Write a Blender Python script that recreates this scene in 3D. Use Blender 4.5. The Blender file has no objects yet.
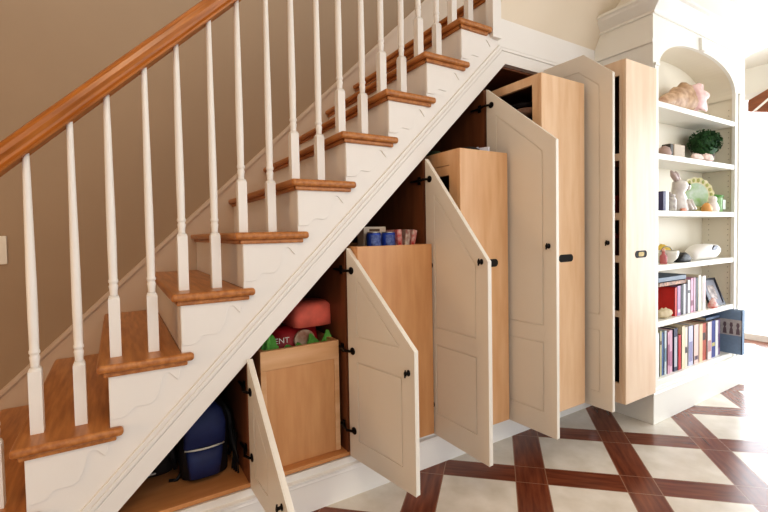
import bpy, bmesh, math, random
from mathutils import Vector, Matrix
random.seed(7)
C = bpy.context.scene.collection
PI = math.pi

# ------------------------------------------------------------------ materials
def lin(c):
    out = []
    for v in c[:3]:
        v = v / 255.0
        out.append(v / 12.92 if v <= 0.04045 else ((v + 0.055) / 1.055) ** 2.4)
    return (*out, 1.0)

def mat(name, col, rough=0.5, metal=0.0, var=0.0, scale=8.0, stretch=(1, 1, 1), bump=0.0, spec=0.5, col2=None, detail=4.0):
    m = bpy.data.materials.new(name)
    m.use_nodes = True
    nt = m.node_tree
    b = nt.nodes['Principled BSDF']
    b.inputs['Roughness'].default_value = rough
    b.inputs['Metallic'].default_value = metal
    b.inputs['Specular IOR Level'].default_value = spec
    c = lin(col)
    tc = nt.nodes.new('ShaderNodeTexCoord')
    mp = nt.nodes.new('ShaderNodeMapping')
    mp.inputs['Scale'].default_value = stretch
    nz = nt.nodes.new('ShaderNodeTexNoise')
    nz.inputs['Scale'].default_value = scale
    nz.inputs['Detail'].default_value = detail
    nt.links.new(tc.outputs['Object'], mp.inputs['Vector'])
    nt.links.new(mp.outputs['Vector'], nz.inputs['Vector'])
    rp = nt.nodes.new('ShaderNodeValToRGB')
    rp.color_ramp.elements[0].position = 0.3
    rp.color_ramp.elements[1].position = 0.7
    if col2 is None:
        v = max(var, 0.01)
        rp.color_ramp.elements[0].color = tuple(min(1, x * (1 - v)) for x in c[:3]) + (1,)
        rp.color_ramp.elements[1].color = tuple(min(1, x * (1 + v)) for x in c[:3]) + (1,)
    else:
        rp.color_ramp.elements[0].color = c
        rp.color_ramp.elements[1].color = lin(col2)
    nt.links.new(nz.outputs['Fac'], rp.inputs['Fac'])
    nt.links.new(rp.outputs['Color'], b.inputs['Base Color'])
    if bump:
        bp = nt.nodes.new('ShaderNodeBump')
        bp.inputs['Strength'].default_value = bump
        bp.inputs['Distance'].default_value = 0.004
        nt.links.new(nz.outputs['Fac'], bp.inputs['Height'])
        nt.links.new(bp.outputs['Normal'], b.inputs['Normal'])
    return m

def wood(name, c1, c2, rough, stretch, scale=6.0, bump=0.05):
    return mat(name, c1, rough, col2=c2, stretch=stretch, scale=scale, bump=bump, detail=6)

M = {}
M['wall_tan'] = mat('tan wall paint', (164, 139, 111), .7, var=.03, scale=2)
M['white'] = mat('white paint', (236, 231, 224), .42, var=.015, scale=3)
M['white_wall'] = mat('white wall paint', (238, 233, 222), .6, var=.015, scale=2)
M['cream'] = mat('cream paint', (230, 215, 192), .6, var=.02, scale=1.5)
M['door'] = mat('cream cabinet paint', (229, 221, 208), .38, var=.015, scale=3)
M['shelf_white'] = mat('bookcase paint', (240, 238, 230), .4, var=.01, scale=3)
M['case_back'] = mat('bookcase interior paint', (232, 224, 206), .5, var=.015, scale=3)
M['oak_tread'] = wood('oak tread', (158, 98, 50), (196, 134, 76), .32, (14, 1.2, 14), 4.5)
M['oak_rail'] = wood('oak rail', (150, 88, 34), (190, 120, 52), .25, (1.2, 18, 18), 4.5)
M['maple'] = wood('maple veneer', (212, 164, 118), (226, 184, 142), .38, (5, 5, .7), 5, .02)
M['maple_warmlit'] = wood('warm-lit maple veneer', (200, 146, 98), (216, 166, 118), .38, (5, 5, .7), 5, .02)  # same maple, dimmer warm light of the left drawers put into its colour
M['maple_daylit'] = wood('daylit maple veneer', (218, 178, 138), (230, 196, 160), .38, (5, 5, .7), 5, .02)  # maple lightened to paint in the daylight on the clothes pull-out
M['maple_h'] = wood('maple rail', (210, 162, 116), (226, 184, 142), .38, (.8, 5, 6), 5, .02)
M['maple_overlit'] = wood('overlit maple veneer', (226, 196, 166), (236, 212, 186), .38, (5, 5, .7), 5, .02)  # same maple again, strongest daylight beside the bookcase painted into it
M['maple_dark'] = wood('shaded interior maple', (112, 68, 42), (136, 86, 54), .5, (5, 5, .7), 5, .02)  # maple darkened to hold the shade inside cupboards and open pull-outs
M['maple_floor'] = wood('cabinet floor maple', (196, 136, 84), (214, 156, 104), .4, (.8, 5, 5), 5, .02)
M['black'] = mat('black interior shade', (14, 13, 13), .7, var=.1)
M['bronze'] = mat('dark bronze', (30, 26, 24), .35, .7, var=.1, scale=40)
M['brass'] = mat('brass', (112, 90, 36), .3, .9, var=.1)
M['steel'] = mat('nickel steel', (170, 165, 158), .3, .9, var=.05)
M['plastic'] = mat('ivory plastic', (224, 214, 196), .4, var=.01)

def simple(name, col, rough=.6, **k):
    if name not in M:
        M[name] = mat(name, col, rough, **k)
    return M[name]

def floor_mat():
    m = bpy.data.materials.new('tile and plank floor')
    m.use_nodes = True
    nt = m.node_tree; N = nt.nodes; L = nt.links
    b = N['Principled BSDF']
    tc = N.new('ShaderNodeTexCoord')
    sx = N.new('ShaderNodeSeparateXYZ'); L.new(tc.outputs['Object'], sx.inputs[0])
    def math_(op, a, b_=None, c=None):
        n = N.new('ShaderNodeMath'); n.operation = op
        for i, v in enumerate((a, b_, c)):
            if v is None: continue
            if isinstance(v, (int, float)): n.inputs[i].default_value = v
            else: L.new(v, n.inputs[i])
        return n.outputs[0]
    u = math_('DIVIDE', math_('SUBTRACT', sx.outputs[0], 1.569), .657)
    v = math_('DIVIDE', math_('ADD', sx.outputs[1], .262), .60)
    s = math_('ADD', u, v); t = math_('SUBTRACT', u, v)
    def dist(x):   # distance to the nearest integer
        return math_('ABSOLUTE', math_('SUBTRACT', math_('FRACT', math_('ADD', x, 0.5)), 0.5))
    ds, dt = dist(s), dist(t)
    W = .1476
    ps = math_('LESS_THAN', ds, W); pt = math_('LESS_THAN', dt, W)
    plank = math_('MAXIMUM', ps, pt)
    gs = math_('LESS_THAN', math_('ABSOLUTE', math_('SUBTRACT', ds, W)), .0045)
    gt = math_('LESS_THAN', math_('ABSOLUTE', math_('SUBTRACT', dt, W)), .0045)
    grout = math_('MAXIMUM', gs, gt)
    # wood grain along each plank
    cv = N.new('ShaderNodeCombineXYZ')
    pick = N.new('ShaderNodeMix'); pick.data_type = 'VECTOR'
    c1 = N.new('ShaderNodeCombineXYZ'); c2 = N.new('ShaderNodeCombineXYZ')
    L.new(math_('MULTIPLY', s, 22), c1.inputs[0]); L.new(math_('MULTIPLY', t, 2.5), c1.inputs[1])
    L.new(math_('MULTIPLY', t, 22), c2.inputs[0]); L.new(math_('MULTIPLY', s, 2.5), c2.inputs[1])
    L.new(pt, pick.inputs['Factor']); L.new(c1.outputs[0], pick.inputs[4]); L.new(c2.outputs[0], pick.inputs[5])
    nz = N.new('ShaderNodeTexNoise'); nz.inputs['Scale'].default_value = 1.0; nz.inputs['Detail'].default_value = 6
    L.new(pick.outputs[1], nz.inputs['Vector'])
    r1 = N.new('ShaderNodeValToRGB')
    r1.color_ramp.elements[0].position = .3; r1.color_ramp.elements[1].position = .72
    r1.color_ramp.elements[0].color = lin((92, 46, 30)); r1.color_ramp.elements[1].color = lin((134, 74, 48))
    L.new(nz.outputs['Fac'], r1.inputs['Fac'])
    n2 = N.new('ShaderNodeTexNoise'); n2.inputs['Scale'].default_value = 9; n2.inputs['Detail'].default_value = 7
    L.new(tc.outputs['Object'], n2.inputs['Vector'])
    r2 = N.new('ShaderNodeValToRGB')
    r2.color_ramp.elements[0].position = .3; r2.color_ramp.elements[1].position = .7
    r2.color_ramp.elements[0].color = lin((206, 197, 182)); r2.color_ramp.elements[1].color = lin((228, 221, 210))
    L.new(n2.outputs['Fac'], r2.inputs['Fac'])
    mx = N.new('ShaderNodeMix'); mx.data_type = 'RGBA'
    L.new(plank, mx.inputs['Factor']); L.new(r2.outputs[0], mx.inputs[6]); L.new(r1.outputs[0], mx.inputs[7])
    mg = N.new('ShaderNodeMix'); mg.data_type = 'RGBA'
    L.new(grout, mg.inputs['Factor']); L.new(mx.outputs[2], mg.inputs[6]); mg.inputs[7].default_value = lin((150, 112, 88))
    L.new(mg.outputs[2], b.inputs['Base Color'])
    b.inputs['Roughness'].default_value = .25
    bp = N.new('ShaderNodeBump'); bp.inputs['Strength'].default_value = .3; bp.inputs['Distance'].default_value = .002
    L.new(math_('SUBTRACT', 1, grout), bp.inputs['Height']); L.new(bp.outputs['Normal'], b.inputs['Normal'])
    return m
M['floor'] = floor_mat()

# ------------------------------------------------------------------ mesh helpers
def box(bm, x0, x1, y0, y1, z0, z1):
    v = [bm.verts.new(p) for p in ((x0, y0, z0), (x1, y0, z0), (x1, y1, z0), (x0, y1, z0), (x0, y0, z1), (x1, y0, z1), (x1, y1, z1), (x0, y1, z1))]
    for f in ((0, 3, 2, 1), (4, 5, 6, 7), (0, 1, 5, 4), (1, 2, 6, 5), (2, 3, 7, 6), (3, 0, 4, 7)):
        bm.faces.new([v[i] for i in f])

def prism(bm, pts, fn, a, b):
    """polygon pts (2-D) extruded from a to b; fn(p, q, a) -> 3-D point"""
    A = [bm.verts.new(fn(p, q, a)) for p, q in pts]
    B = [bm.verts.new(fn(p, q, b)) for p, q in pts]
    bm.faces.new(A); bm.faces.new(list(reversed(B)))
    n = len(pts)
    for i in range(n):
        j = (i + 1) % n
        bm.faces.new((A[j], A[i], B[i], B[j]))

XZ = lambda p, q, a: (p, a, q)
YZ = lambda p, q, a: (a, p, q)
XY = lambda p, q, a: (p, q, a)

def rings(bm, R, cap=True, closed=True):
    V = [[bm.verts.new(p) for p in r] for r in R]
    n = len(V[0])
    for a, b in zip(V, V[1:]):
        for i in range(n if closed else n - 1):
            j = (i + 1) % n
            bm.faces.new((a[i], a[j], b[j], b[i]))
    if cap and closed:
        bm.faces.new(list(reversed(V[0]))); bm.faces.new(V[-1])

def lathe(bm, prof, c=(0, 0, 0), seg=16):
    rings(bm, [[(c[0] + r * math.cos(2 * PI * i / seg), c[1] + r * math.sin(2 * PI * i / seg), c[2] + z) for i in range(seg)] for r, z in prof])

def sup(t, e):
    return math.copysign(abs(math.cos(t)) ** e, math.cos(t)), math.copysign(abs(math.sin(t)) ** e, math.sin(t))

def loft(bm, secs, seg=20, jitter=0.0):
    """stack of super-ellipse sections (z, cx, cy, rx, ry, e)"""
    R = []
    for z, cx, cy, rx, ry, e in secs:
        r = []
        for i in range(seg):
            a, b = sup(2 * PI * i / seg, e)
            k = 1 + random.uniform(-jitter, jitter)
            r.append((cx + rx * a * k, cy + ry * b * k, z + random.uniform(-jitter, jitter) * .05))
        R.append(r)
    rings(bm, R)

def tube(bm, pts, r, seg=8):
    P = [Vector(p) for p in pts]
    R = []
    rr = r if isinstance(r, (list, tuple)) else [r] * len(P)
    up = Vector((0, 0, 1))
    for i, p in enumerate(P):
        d = (P[min(i + 1, len(P) - 1)] - P[max(i - 1, 0)]).normalized()
        u = d.cross(up)
        if u.length < 1e-3: u = d.cross(Vector((1, 0, 0)))
        u.normalize(); w = u.cross(d)
        R.append([p + rr[i] * (u * math.cos(2 * PI * k / seg) + w * math.sin(2 * PI * k / seg)) for k in range(seg)])
    rings(bm, R)

def catmull(P, n=6):
    out = []
    for i in range(len(P) - 1):
        p0, p1, p2, p3 = P[max(i - 1, 0)], P[i], P[i + 1], P[min(i + 2, len(P) - 1)]
        for k in range(n):
            t = k / n
            out.append(tuple(.5 * ((2 * b) + (-a + c) * t + (2 * a - 5 * b + 4 * c - d) * t * t + (-a + 3 * b - 3 * c + d) * t ** 3) for a, b, c, d in zip(p0, p1, p2, p3)))
    out.append(tuple(P[-1]))
    return out

def obj(name, bm, m, parent=None, bevel=0.0, smooth=False, seg=2, auto=True):
    bmesh.ops.recalc_face_normals(bm, faces=bm.faces)
    root = parent
    while root is not None and root.parent is not None: root = root.parent
    if root is not None and root.type == 'EMPTY':
        bmesh.ops.translate(bm, verts=bm.verts, vec=-root.location)
    elif root is not None and root.type == 'MESH':
        bmesh.ops.translate(bm, verts=bm.verts, vec=-root.location)
    me = bpy.data.meshes.new(name)
    loc = None
    if parent is None:      # give a single-mesh thing its own base as origin
        xs = [v.co for v in bm.verts]
        loc = Vector(((min(v.x for v in xs) + max(v.x for v in xs)) / 2, (min(v.y for v in xs) + max(v.y for v in xs)) / 2, min(v.z for v in xs)))
        if name.split('_')[0] in ('floor',): loc = Vector((0, 0, 0))
        bmesh.ops.translate(bm, verts=bm.verts, vec=-loc)
    bm.to_mesh(me); bm.free()
    o = bpy.data.objects.new(name, me); C.objects.link(o)
    if loc is not None: o.location = loc
    if parent is not None: o.parent = parent
    me.materials.append(m)
    if smooth:
        for p in me.polygons: p.use_smooth = True
    if bevel:
        b = o.modifiers.new('bevel', 'BEVEL'); b.width = bevel; b.segments = seg; b.limit_method = 'ANGLE'; b.angle_limit = math.radians(35)
        if seg > 2:
            for p in me.polygons: p.use_smooth = True
            w = o.modifiers.new('wn', 'WEIGHTED_NORMAL')
    return o

def thing(name, label, cat, loc=(0, 0, 0), group=None):
    o = bpy.data.objects.new(name, None); C.objects.link(o)
    o.location = loc; o.empty_display_size = .05
    o['label'] = label; o['category'] = cat
    if group: o['group'] = group
    return o

def tag(o, label, cat, group=None):
    o['label'] = label; o['category'] = cat
    if group: o['group'] = group
    return o

def struct(name, bm, m, **k):
    o = obj(name, bm, m, **k); o['kind'] = 'structure'; return o

def B(): return bmesh.new()

def bx(name, m, parent, *args, bevel=0.0, **k):
    bm = B(); box(bm, *args); return obj(name, bm, m, parent, bevel=bevel, **k)

def text_bm(s, size, fn, depth=.0008, spacing=1.0):
    cu = bpy.data.curves.new('lettering', 'FONT'); cu.body = s; cu.size = size; cu.extrude = depth; cu.space_character = spacing
    cu.align_x = 'CENTER'; cu.align_y = 'CENTER'
    to = bpy.data.objects.new('lettering', cu); C.objects.link(to)
    dg = bpy.context.evaluated_depsgraph_get(); dg.update()
    me = bpy.data.meshes.new_from_object(to.evaluated_get(dg))
    bm = B(); bm.from_mesh(me)
    for v in bm.verts: v.co = Vector(fn(v.co.x, v.co.y, v.co.z))
    bpy.data.objects.remove(to); bpy.data.meshes.remove(me); bpy.data.curves.remove(cu)
    return bm

# ------------------------------------------------------------------ layout constants
RUN, RISE, X0, Z0 = .2126, .2, -.2114, .3102
XR = lambda k: min(X0 + k * RUN, 1.643)              # right end of tread k
XF = lambda k: X0 - .2786 + k * RUN      # front nosing of tread k
ZT = lambda k: Z0 + k * RISE             # top of tread k
OZ = lambda x: .262 + .967 * x           # lower edge of the stringer = top of the cupboard openings
OTOP = 1.955                             # level top of the tall openings
BCX0, BCX1, BCY = 2.55, 3.775, -.296     # bookcase
XE = 5.25                                # end wall

# ------------------------------------------------------------------ setting
bm = B(); box(bm, -2.3, XE + .1, -4.2, 1.2, -.05, 0); struct('floor', bm, M['floor'])
bm = B(); box(bm, -2.3, 4.0, 1.07, 1.15, 0, 4.2); struct('wall_stair', bm, M['wall_tan'])
bm = B(); box(bm, -2.3, -2.2, -4.2, 1.07, 0, 4.2); struct('wall_left', bm, M['wall_tan'])
bm = B()
box(bm, -2.2, 1.70, -4.2, 0.0, 2.6, 2.7); box(bm, 1.70, XE, -4.2, -.5, 2.6, 2.7); box(bm, 2.55, XE, -.5, .5, 2.6, 2.7)
struct('ceiling', bm, M['white_wall'])
bm = B(); box(bm, -2.2, 4.0, 0.0, 1.07, 4.1, 4.2); struct('ceiling_stairwell', bm, M['white_wall'])
# wall above and behind the bookcase, the recess beyond it, the end wall with its glazed opening
bm = B(); box(bm, 2.55, 3.79, -.285, .45, 2.334, 2.6); struct('wall_bulkhead', bm, M['white_wall'])
bm = B(); box(bm, 3.79, XE, .40, .5, 0, 2.6); struct('wall_recess', bm, M['white_wall'])
bm = B()
box(bm, XE, XE + .1, -4.2, -2.3, 0, 2.6); box(bm, XE, XE + .1, .30, .5, 0, 2.6); box(bm, XE, XE + .1, -2.3, .30, 2.36, 2.6)
struct('wall_right', bm, M['white_wall'])
win = None
bm = B()
for y0 in (-2.3, -1.47, -.60, .24): box(bm, XE - .01, XE + .08, y0, y0 + .06, 0, 2.36)
for z0 in (0, 2.30): box(bm, XE - .01, XE + .08, -2.3, .30, z0, z0 + .06)
win = struct('window_1', bm, M['white'])
gl = bpy.data.materials.new('clear glass'); gl.use_nodes = True
nt = gl.node_tree; nt.nodes.clear()
o_ = nt.nodes.new('ShaderNodeOutputMaterial'); mxs = nt.nodes.new('ShaderNodeMixShader'); tr = nt.nodes.new('ShaderNodeBsdfTransparent'); gs = nt.nodes.new('ShaderNodeBsdfGlossy')
gs.inputs['Roughness'].default_value = .02; mxs.inputs[0].default_value = .05
nt.links.new(tr.outputs[0], mxs.inputs[1]); nt.links.new(gs.outputs[0], mxs.inputs[2]); nt.links.new(mxs.outputs[0], o_.inputs[0])
bm = B(); box(bm, XE + .03, XE + .036, -2.27, .27, .05, 2.32)
obj('pane', bm, gl, win)

# coved soffit under the upper flight, with its cream end
prof = catmull([(.03, 2.185), (-.004, 2.26), (-.045, 2.325), (-.11, 2.40), (-.22, 2.48), (-.36, 2.55), (-.5, 2.6)], 8) + [(-.5, 2.7), (.10, 2.7), (.10, 2.08), (.052, 2.08), (.052, 2.185)]
bm = B(); prism(bm, prof, YZ, 1.705, 2.55); struct('ceiling_soffit', bm, M['cream'])
bm = B(); box(bm, 1.705, 2.55, .03, .052, OTOP, 2.185); struct('wall_frieze', bm, M['white'])
bm = B(); box(bm, 1.646, 1.7049, .004, .052, 2.066, 2.72); struct('wall_end', bm, M['white'])

# stair wall skirting on the far wall
bm = B()
sk = lambda x: .857 + .96 * x
prism(bm, [(-.9, 0), (-.45, 0), (3.1, sk(3.1) - .42), (3.1, sk(3.1)), (-.9, max(0, sk(-.9)))], XZ, 1.052, 1.07)
M['skirt'] = mat('shaded skirting paint', (206, 184, 160), .5, var=.02, scale=2)  # whitish skirting darkened to beige, its shade put into the paint colour
sb = struct('baseboard_stair', bm, M['skirt'])
bm = B(); prism(bm, [(-.9, sk(-.9) - .02), (3.1, sk(3.1) - .02), (3.1, sk(3.1) + .008), (-.9, sk(-.9) + .008)], XZ, 1.042, 1.0705)
struct('trim_1', bm, M['skirt'])

# base under the cupboards
bm = B(); box(bm, -.27, 2.55, .03, .06, 0, .172); struct('baseboard_cupboard', bm, M['white'])
bm = B()
prism(bm, [(.03, .112), (.022, .118), (.024, .128), (.016, .134), (.016, .142), (.03, .146)], YZ, -.15, 2.55)
struct('trim_2', bm, M['white'])

# casing along the openings: mitred bands
def band(bm, h1, h2, y0, y1, xl=-.33):
    k = 1.391
    def corner(h): return ((OTOP + h - .262 - h * k) / .967, OTOP + h)
    def low(h):
        x = (0.0 - .262 - h * k) / .967
        return (x, 0.0)
    a, b = corner(h1), corner(h2)
    prism(bm, [low(h1), a, (2.549, OTOP + h1), (2.549, OTOP + h2), b, low(h2)], XZ, y0, y1)
bm = B()
band(bm, 0.0, .058, .021, .031); band(bm, .064, .074, .018, .031); band(bm, .058, .064, .0245, .031); band(bm, .074, .081, .023, .031); band(bm, .081, .09, .0205, .031)
struct('trim_3', bm, M['white'])

# switch plate on the tan wall
t = thing('switch_plate', 'pale switch plate on the tan wall behind the lowest balusters', 'switch', (-.485, 1.07, 1.04))
bx('plate', M['plastic'], t, -.53, -.442, 1.062, 1.0705, .985, 1.118, bevel=.003)
bx('toggle', M['plastic'], t, -.491, -.481, 1.05, 1.063, 1.042, 1.064, bevel=.002)

# ------------------------------------------------------------------ staircase
st = thing('staircase', 'white staircase with oak treads climbing above the under-stair cupboards', 'staircase', (0, .5, 0))
for k in range(-1, 11):
    bm = B()
    if k <= 9:
        pts = [(XF(k), 0.0), (XR(k), 0.0), (XR(k), .029), (XF(k + 1) + .034, .029), (XF(k + 1) + .034, 1.051), (XF(k), 1.051)]
    else:
        pts = [(XF(k), .053), (XF(k + 1) + .034, .053), (XF(k + 1) + .034, 1.051), (XF(k), 1.051)]
    prism(bm, pts, XY, ZT(k) - .027, ZT(k))
    obj('tread', bm, M['oak_tread'], st, bevel=.011, seg=4)
    # cove strip under the nosing
    bm = B(); box(bm, XF(k) + .018, XF(k) + .031, .012, 1.05, ZT(k) - .042, ZT(k) - .026)
    if k <= 9: box(bm, XF(k) + .018, XR(k) - .02, .014, .031, ZT(k) - .042, ZT(k) - .026)
    obj('nosing_cove', bm, M['oak_tread'], st, bevel=.004)
    bm = B(); box(bm, XF(k) + .03, XF(k) + .045, .05, 1.05, max(0, ZT(k - 1) - .001), ZT(k) - .026)
    obj('riser', bm, M['white'], st)
# sawtooth stringer
pts = []
for k in range(-1, 10):
    xr = XF(k) + .03
    pts += [(xr, max(0, ZT(k - 1) - .027)), (xr, ZT(k) - .027)]
pts += [(1.704, ZT(9) - .027), (1.704, OZ(1.704)), (-.27, 0.001)]
bm = B(); prism(bm, pts, XZ, .03, .052)
obj('stringer', bm, M['white'], st)
# applied scroll brackets below the tread ends
sc = catmull([(-.2475, -.178), (-.205, -.176), (-.18, -.152), (-.132, -.151), (-.108, -.115), (-.096, -.07), (-.078, -.060), (-.062, -.076), (-.05, -.086), (-.044, -.06), (-.04, -.028)], 5)
for k in range(1, 10):
    bm = B(); xk = X0 + k * RUN
    prism(bm, [(xk + x, ZT(k) + z) for x, z in sc] + [(xk - .2475, ZT(k) - .028)], XZ, .0255, .031)
    obj('scroll_bracket', bm, M['white'], st, bevel=.002)

# railing
rl = thing('stair_railing', 'oak handrail on slim white turned balusters along the open stair side', 'railing', (0, .11, .3))
HR = lambda x: 1.567 + .967 * x          # underside of the handrail
YB = .112
def baluster(k, x):
    z0 = ZT(k) - .0005; top = HR(x) + .008
    bm = B(); s = .0165
    rings(bm, [[(x - w, YB - w, z), (x + w, YB - w, z), (x + w, YB + w, z), (x - w, YB + w, z)] for z, w in ((z0, s), (z0 + .19, s), (z0 + .20, s * .8))])
    L_ = top - (z0 + .198)
    prof = [(.0125, 0), (.0115, .010), (.0125, .022), (.0140, .034), (.0120, .038), (.0120, .043), (.0145, .046), (.0145, .053), (.0125, .057), (.0128, .08), (.0136, .16), (.0132, .28), (.0118, .42), (.0102, .58), (.0090, L_)]
    lathe(bm, prof, (x, YB, z0 + .198), 14)
    obj('baluster', bm, M['white'], rl, smooth=False)
    o = C.objects[-1] if False else bpy.data.objects[-1]
for k in range(0, 10):
    for d in (-.226, -.1145):
        x = X0 + k * RUN + d
        if k == 0 and d < -.2: pass
        baluster(k, x)
# mark turned shafts smooth but keep the square blocks crisp
for o in rl.children:
    for p in o.data.polygons:
        p.use_smooth = len(p.vertices) == 4 and p.area < 6e-4
pr = [(-.027, 0), (.027, 0), (.030, .006), (.024, .016), (.026, .024), (.034, .036), (.034, .05), (.026, .064), (.012, .071), (-.012, .071), (-.026, .064), (-.034, .05), (-.034, .036), (-.026, .024), (-.024, .016), (-.030, .006)]
bm = B(); sl = math.atan(.967)
R = []
for x in (-1.2 / math.cos(sl), 2.0 / math.cos(sl)):
    R.append([(x, py, q * .9) for py, q in pr])
rings(bm, R)
bmesh.ops.translate(bm, verts=bm.verts, vec=rl.location)
hr = obj('handrail', bm, M['oak_rail'], rl)
hr.rotation_euler = (0, -sl, 0)
hr.location = Vector((0, YB, HR(0))) - rl.location

# ------------------------------------------------------------------ under-stair cupboards
HX = [.392, .802, 1.216, 1.607, 2.052, 2.505]     # right-hand partition of each unit
unit_lab = [
    'lowest and smallest under-stair cupboard, holding a blue backpack, its small triangular door open',
    'second under-stair cupboard, with a short maple drawer full of bags behind an open door',
    'under-stair cupboard with a chest-high maple drawer topped with blue cans and a long sloped door',
    'under-stair cupboard with a tall maple drawer pulled out just left of the tallest sloped-top door',
    'tall under-stair cupboard with a maple pull-out full of dark clothes, beside the clipped-corner door',
    'tallest under-stair cupboard, next to the bookcase, its maple pull-out drawn far forward']
units = []
FZ = .175
for i in range(6):
    xl = (-.08 if i == 0 else HX[i - 1] + .018); xr = HX[i]
    u = thing('under_stair_cabinet', unit_lab[i], 'cabinet', ((xl + xr) / 2, .45, FZ))
    units.append(u)
    bx('floor_panel', M['maple_floor'], u, xl, xr + (.018 if i < 5 else 0), .034, .86, FZ - .0, FZ + .016, bevel=.002)
    ztop = lambda x: min(OZ(x) - .012, OTOP - .01)
    bm = B()
    prism(bm, [(xl, FZ + .016), (xr, FZ + .016)] + ([(xr, ztop(xr))] if i != 4 else [(xr, OTOP - .01), (1.75, OTOP - .01)]) + [(xl, max(ztop(xl), FZ + .02))], XZ, .84, .856)
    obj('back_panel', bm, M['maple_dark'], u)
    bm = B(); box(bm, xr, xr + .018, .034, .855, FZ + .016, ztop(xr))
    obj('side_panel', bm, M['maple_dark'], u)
    bm = B()
    if i < 4:
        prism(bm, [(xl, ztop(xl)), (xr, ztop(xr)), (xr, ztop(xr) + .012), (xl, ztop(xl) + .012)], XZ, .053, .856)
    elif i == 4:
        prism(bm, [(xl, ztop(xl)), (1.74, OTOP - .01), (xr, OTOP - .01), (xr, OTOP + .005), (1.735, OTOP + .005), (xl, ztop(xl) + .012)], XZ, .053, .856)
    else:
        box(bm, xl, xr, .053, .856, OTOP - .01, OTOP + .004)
    obj('top_panel', bm, M['maple_dark'], u)

def offset_poly(pts, d):
    """inset a convex polygon"""
    n = len(pts); L = []
    area = sum(pts[i][0] * pts[(i + 1) % n][1] - pts[(i + 1) % n][0] * pts[i][1] for i in range(n))
    s = 1 if area > 0 else -1
    for i in range(n):
        (x0, y0), (x1, y1) = pts[i], pts[(i + 1) % n]
        l = math.hypot(x1 - x0, y1 - y0); nx, ny = -(y1 - y0) / l * s, (x1 - x0) / l * s
        L.append((x0 + nx * d, y0 + ny * d, (x1 - x0) / l, (y1 - y0) / l))
    out = []
    for i in range(n):
        x0, y0, dx0, dy0 = L[i - 1]; x1, y1, dx1, dy1 = L[i]
        den = dx0 * dy1 - dy0 * dx1
        t = ((x1 - x0) * dy1 - (y1 - y0) * dx1) / den
        out.append((x0 + dx0 * t, y0 + dy0 * t))
    return out

def door(u, hinge, free, zb, outline, panels, knob, hinges, hinge_x):
    """outline and panels are (s, z) polygons in the plane of the door, s measured from the hinge edge"""
    hx, hy = hinge; ex, ey = free[0] - hx, free[1] - hy
    l = math.hypot(ex, ey); ex, ey = ex / l, ey / l
    nx, ny = -ey, ex                       # outer side
    T = .021
    P = lambda s, z, n: (hx + ex * s + nx * n, hy + ey * s + ny * n, z)
    # slab with routed panel grooves on the inner face
    bm = B()
    prism(bm, outline, P, .0035, T)
    d = obj('door', bm, M['door'], u, bevel=.002)
    # raised field: frame as the outline ring, panels as separate lifted fields
    G = .005
    bm = B()
    # stiles, rails and fields are 3.5 mm proud of the groove
    loops = panels
    # build the frame skin as outline minus panel holes through triangulated fill
    vs = []; es = []
    def loop(pts):
        r = [bm.verts.new(P(s, z, 0)) for s, z in pts]
        e = [bm.edges.new((r[i], r[(i + 1) % len(r)])) for i in range(len(r))]
        return r, e
    E_ = []
    for pts in [outline] + loops:
        r, e = loop(pts); E_ += e
    res = bmesh.ops.triangle_fill(bm, edges=E_, use_beauty=True)
    faces = [f for f in res['geom'] if isinstance(f, bmesh.types.BMFace)]
    # drop triangles that fell inside a panel
    def inside(p, poly):
        c = False; n = len(poly)
        for i in range(n):
            (x0, y0), (x1, y1) = poly[i], poly[(i + 1) % n]
            if (y0 > p[1]) != (y1 > p[1]) and p[0] < (x1 - x0) * (p[1] - y0) / (y1 - y0) + x0: c = not c
        return c
    bad = []
    for f in faces:
        c = f.calc_center_median(); s = (c.x - hx) * ex + (c.y - hy) * ey
        if any(inside((s, c.z), q) for q in loops): bad.append(f)
    bmesh.ops.delete(bm, geom=bad, context='FACES_ONLY')
    g = bmesh.ops.extrude_face_region(bm, geom=list(bm.faces))
    bmesh.ops.translate(bm, verts=[v for v in g['geom'] if isinstance(v, bmesh.types.BMVert)], vec=Vector((nx, ny, 0)) * .0036)
    obj('door_frame', bm, M['door'], d)
    for q in loops:
        bm = B(); prism(bm, offset_poly(q, G), P, .0006, .0036)
        obj('door_panel', bm, M['door'], d, bevel=.0012)
    if knob:
        s, z = knob
        bm = B()
        c = [P(s + .009 * math.cos(a), z + .009 * math.sin(a), -.002) for a in [i * PI / 6 for i in range(12)]]
        rings(bm, [[P(s + r * math.cos(i * PI / 6), z + r * 1.4 * math.sin(i * PI / 6), n) for i in range(12)] for r, n in ((.008, .0005), (.008, -.003), (.004, -.004), (.004, -.013), (.0065, -.015), (.0065, -.018), (.003, -.020))])
        tube(bm, [P(s, z + .013, -.016), P(s, z, -.017), P(s - .003, z - .014, -.016)], [.003, .004, .003], 8)
        obj('latch', bm, M['bronze'], d, smooth=True)
    for z in hinges:
        bm = B()
        rings(bm, [[P(.030 + r * math.cos(i * PI / 6), z + r * math.sin(i * PI / 6), n) for i in range(12)] for r, n in ((.015, .0004), (.015, -.003), (.009, -.004))])
        pA = P(.030, z, -.008); pB = P(.004, z, -.018); pC = (hinge_x - .008, .06, z); pD = (hinge_x - .008, .115, z)
        tube(bm, [pA, pB, pC, pD], [.005, .006, .006, .005], 8)
        w = Vector((0, 0, .026))
        box(bm, hinge_x - .006, hinge_x - .0003, .05, .068, z - .018, z + .018)
        obj('hinge', bm, M['bronze'], d, bevel=.001)
    return d

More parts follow.
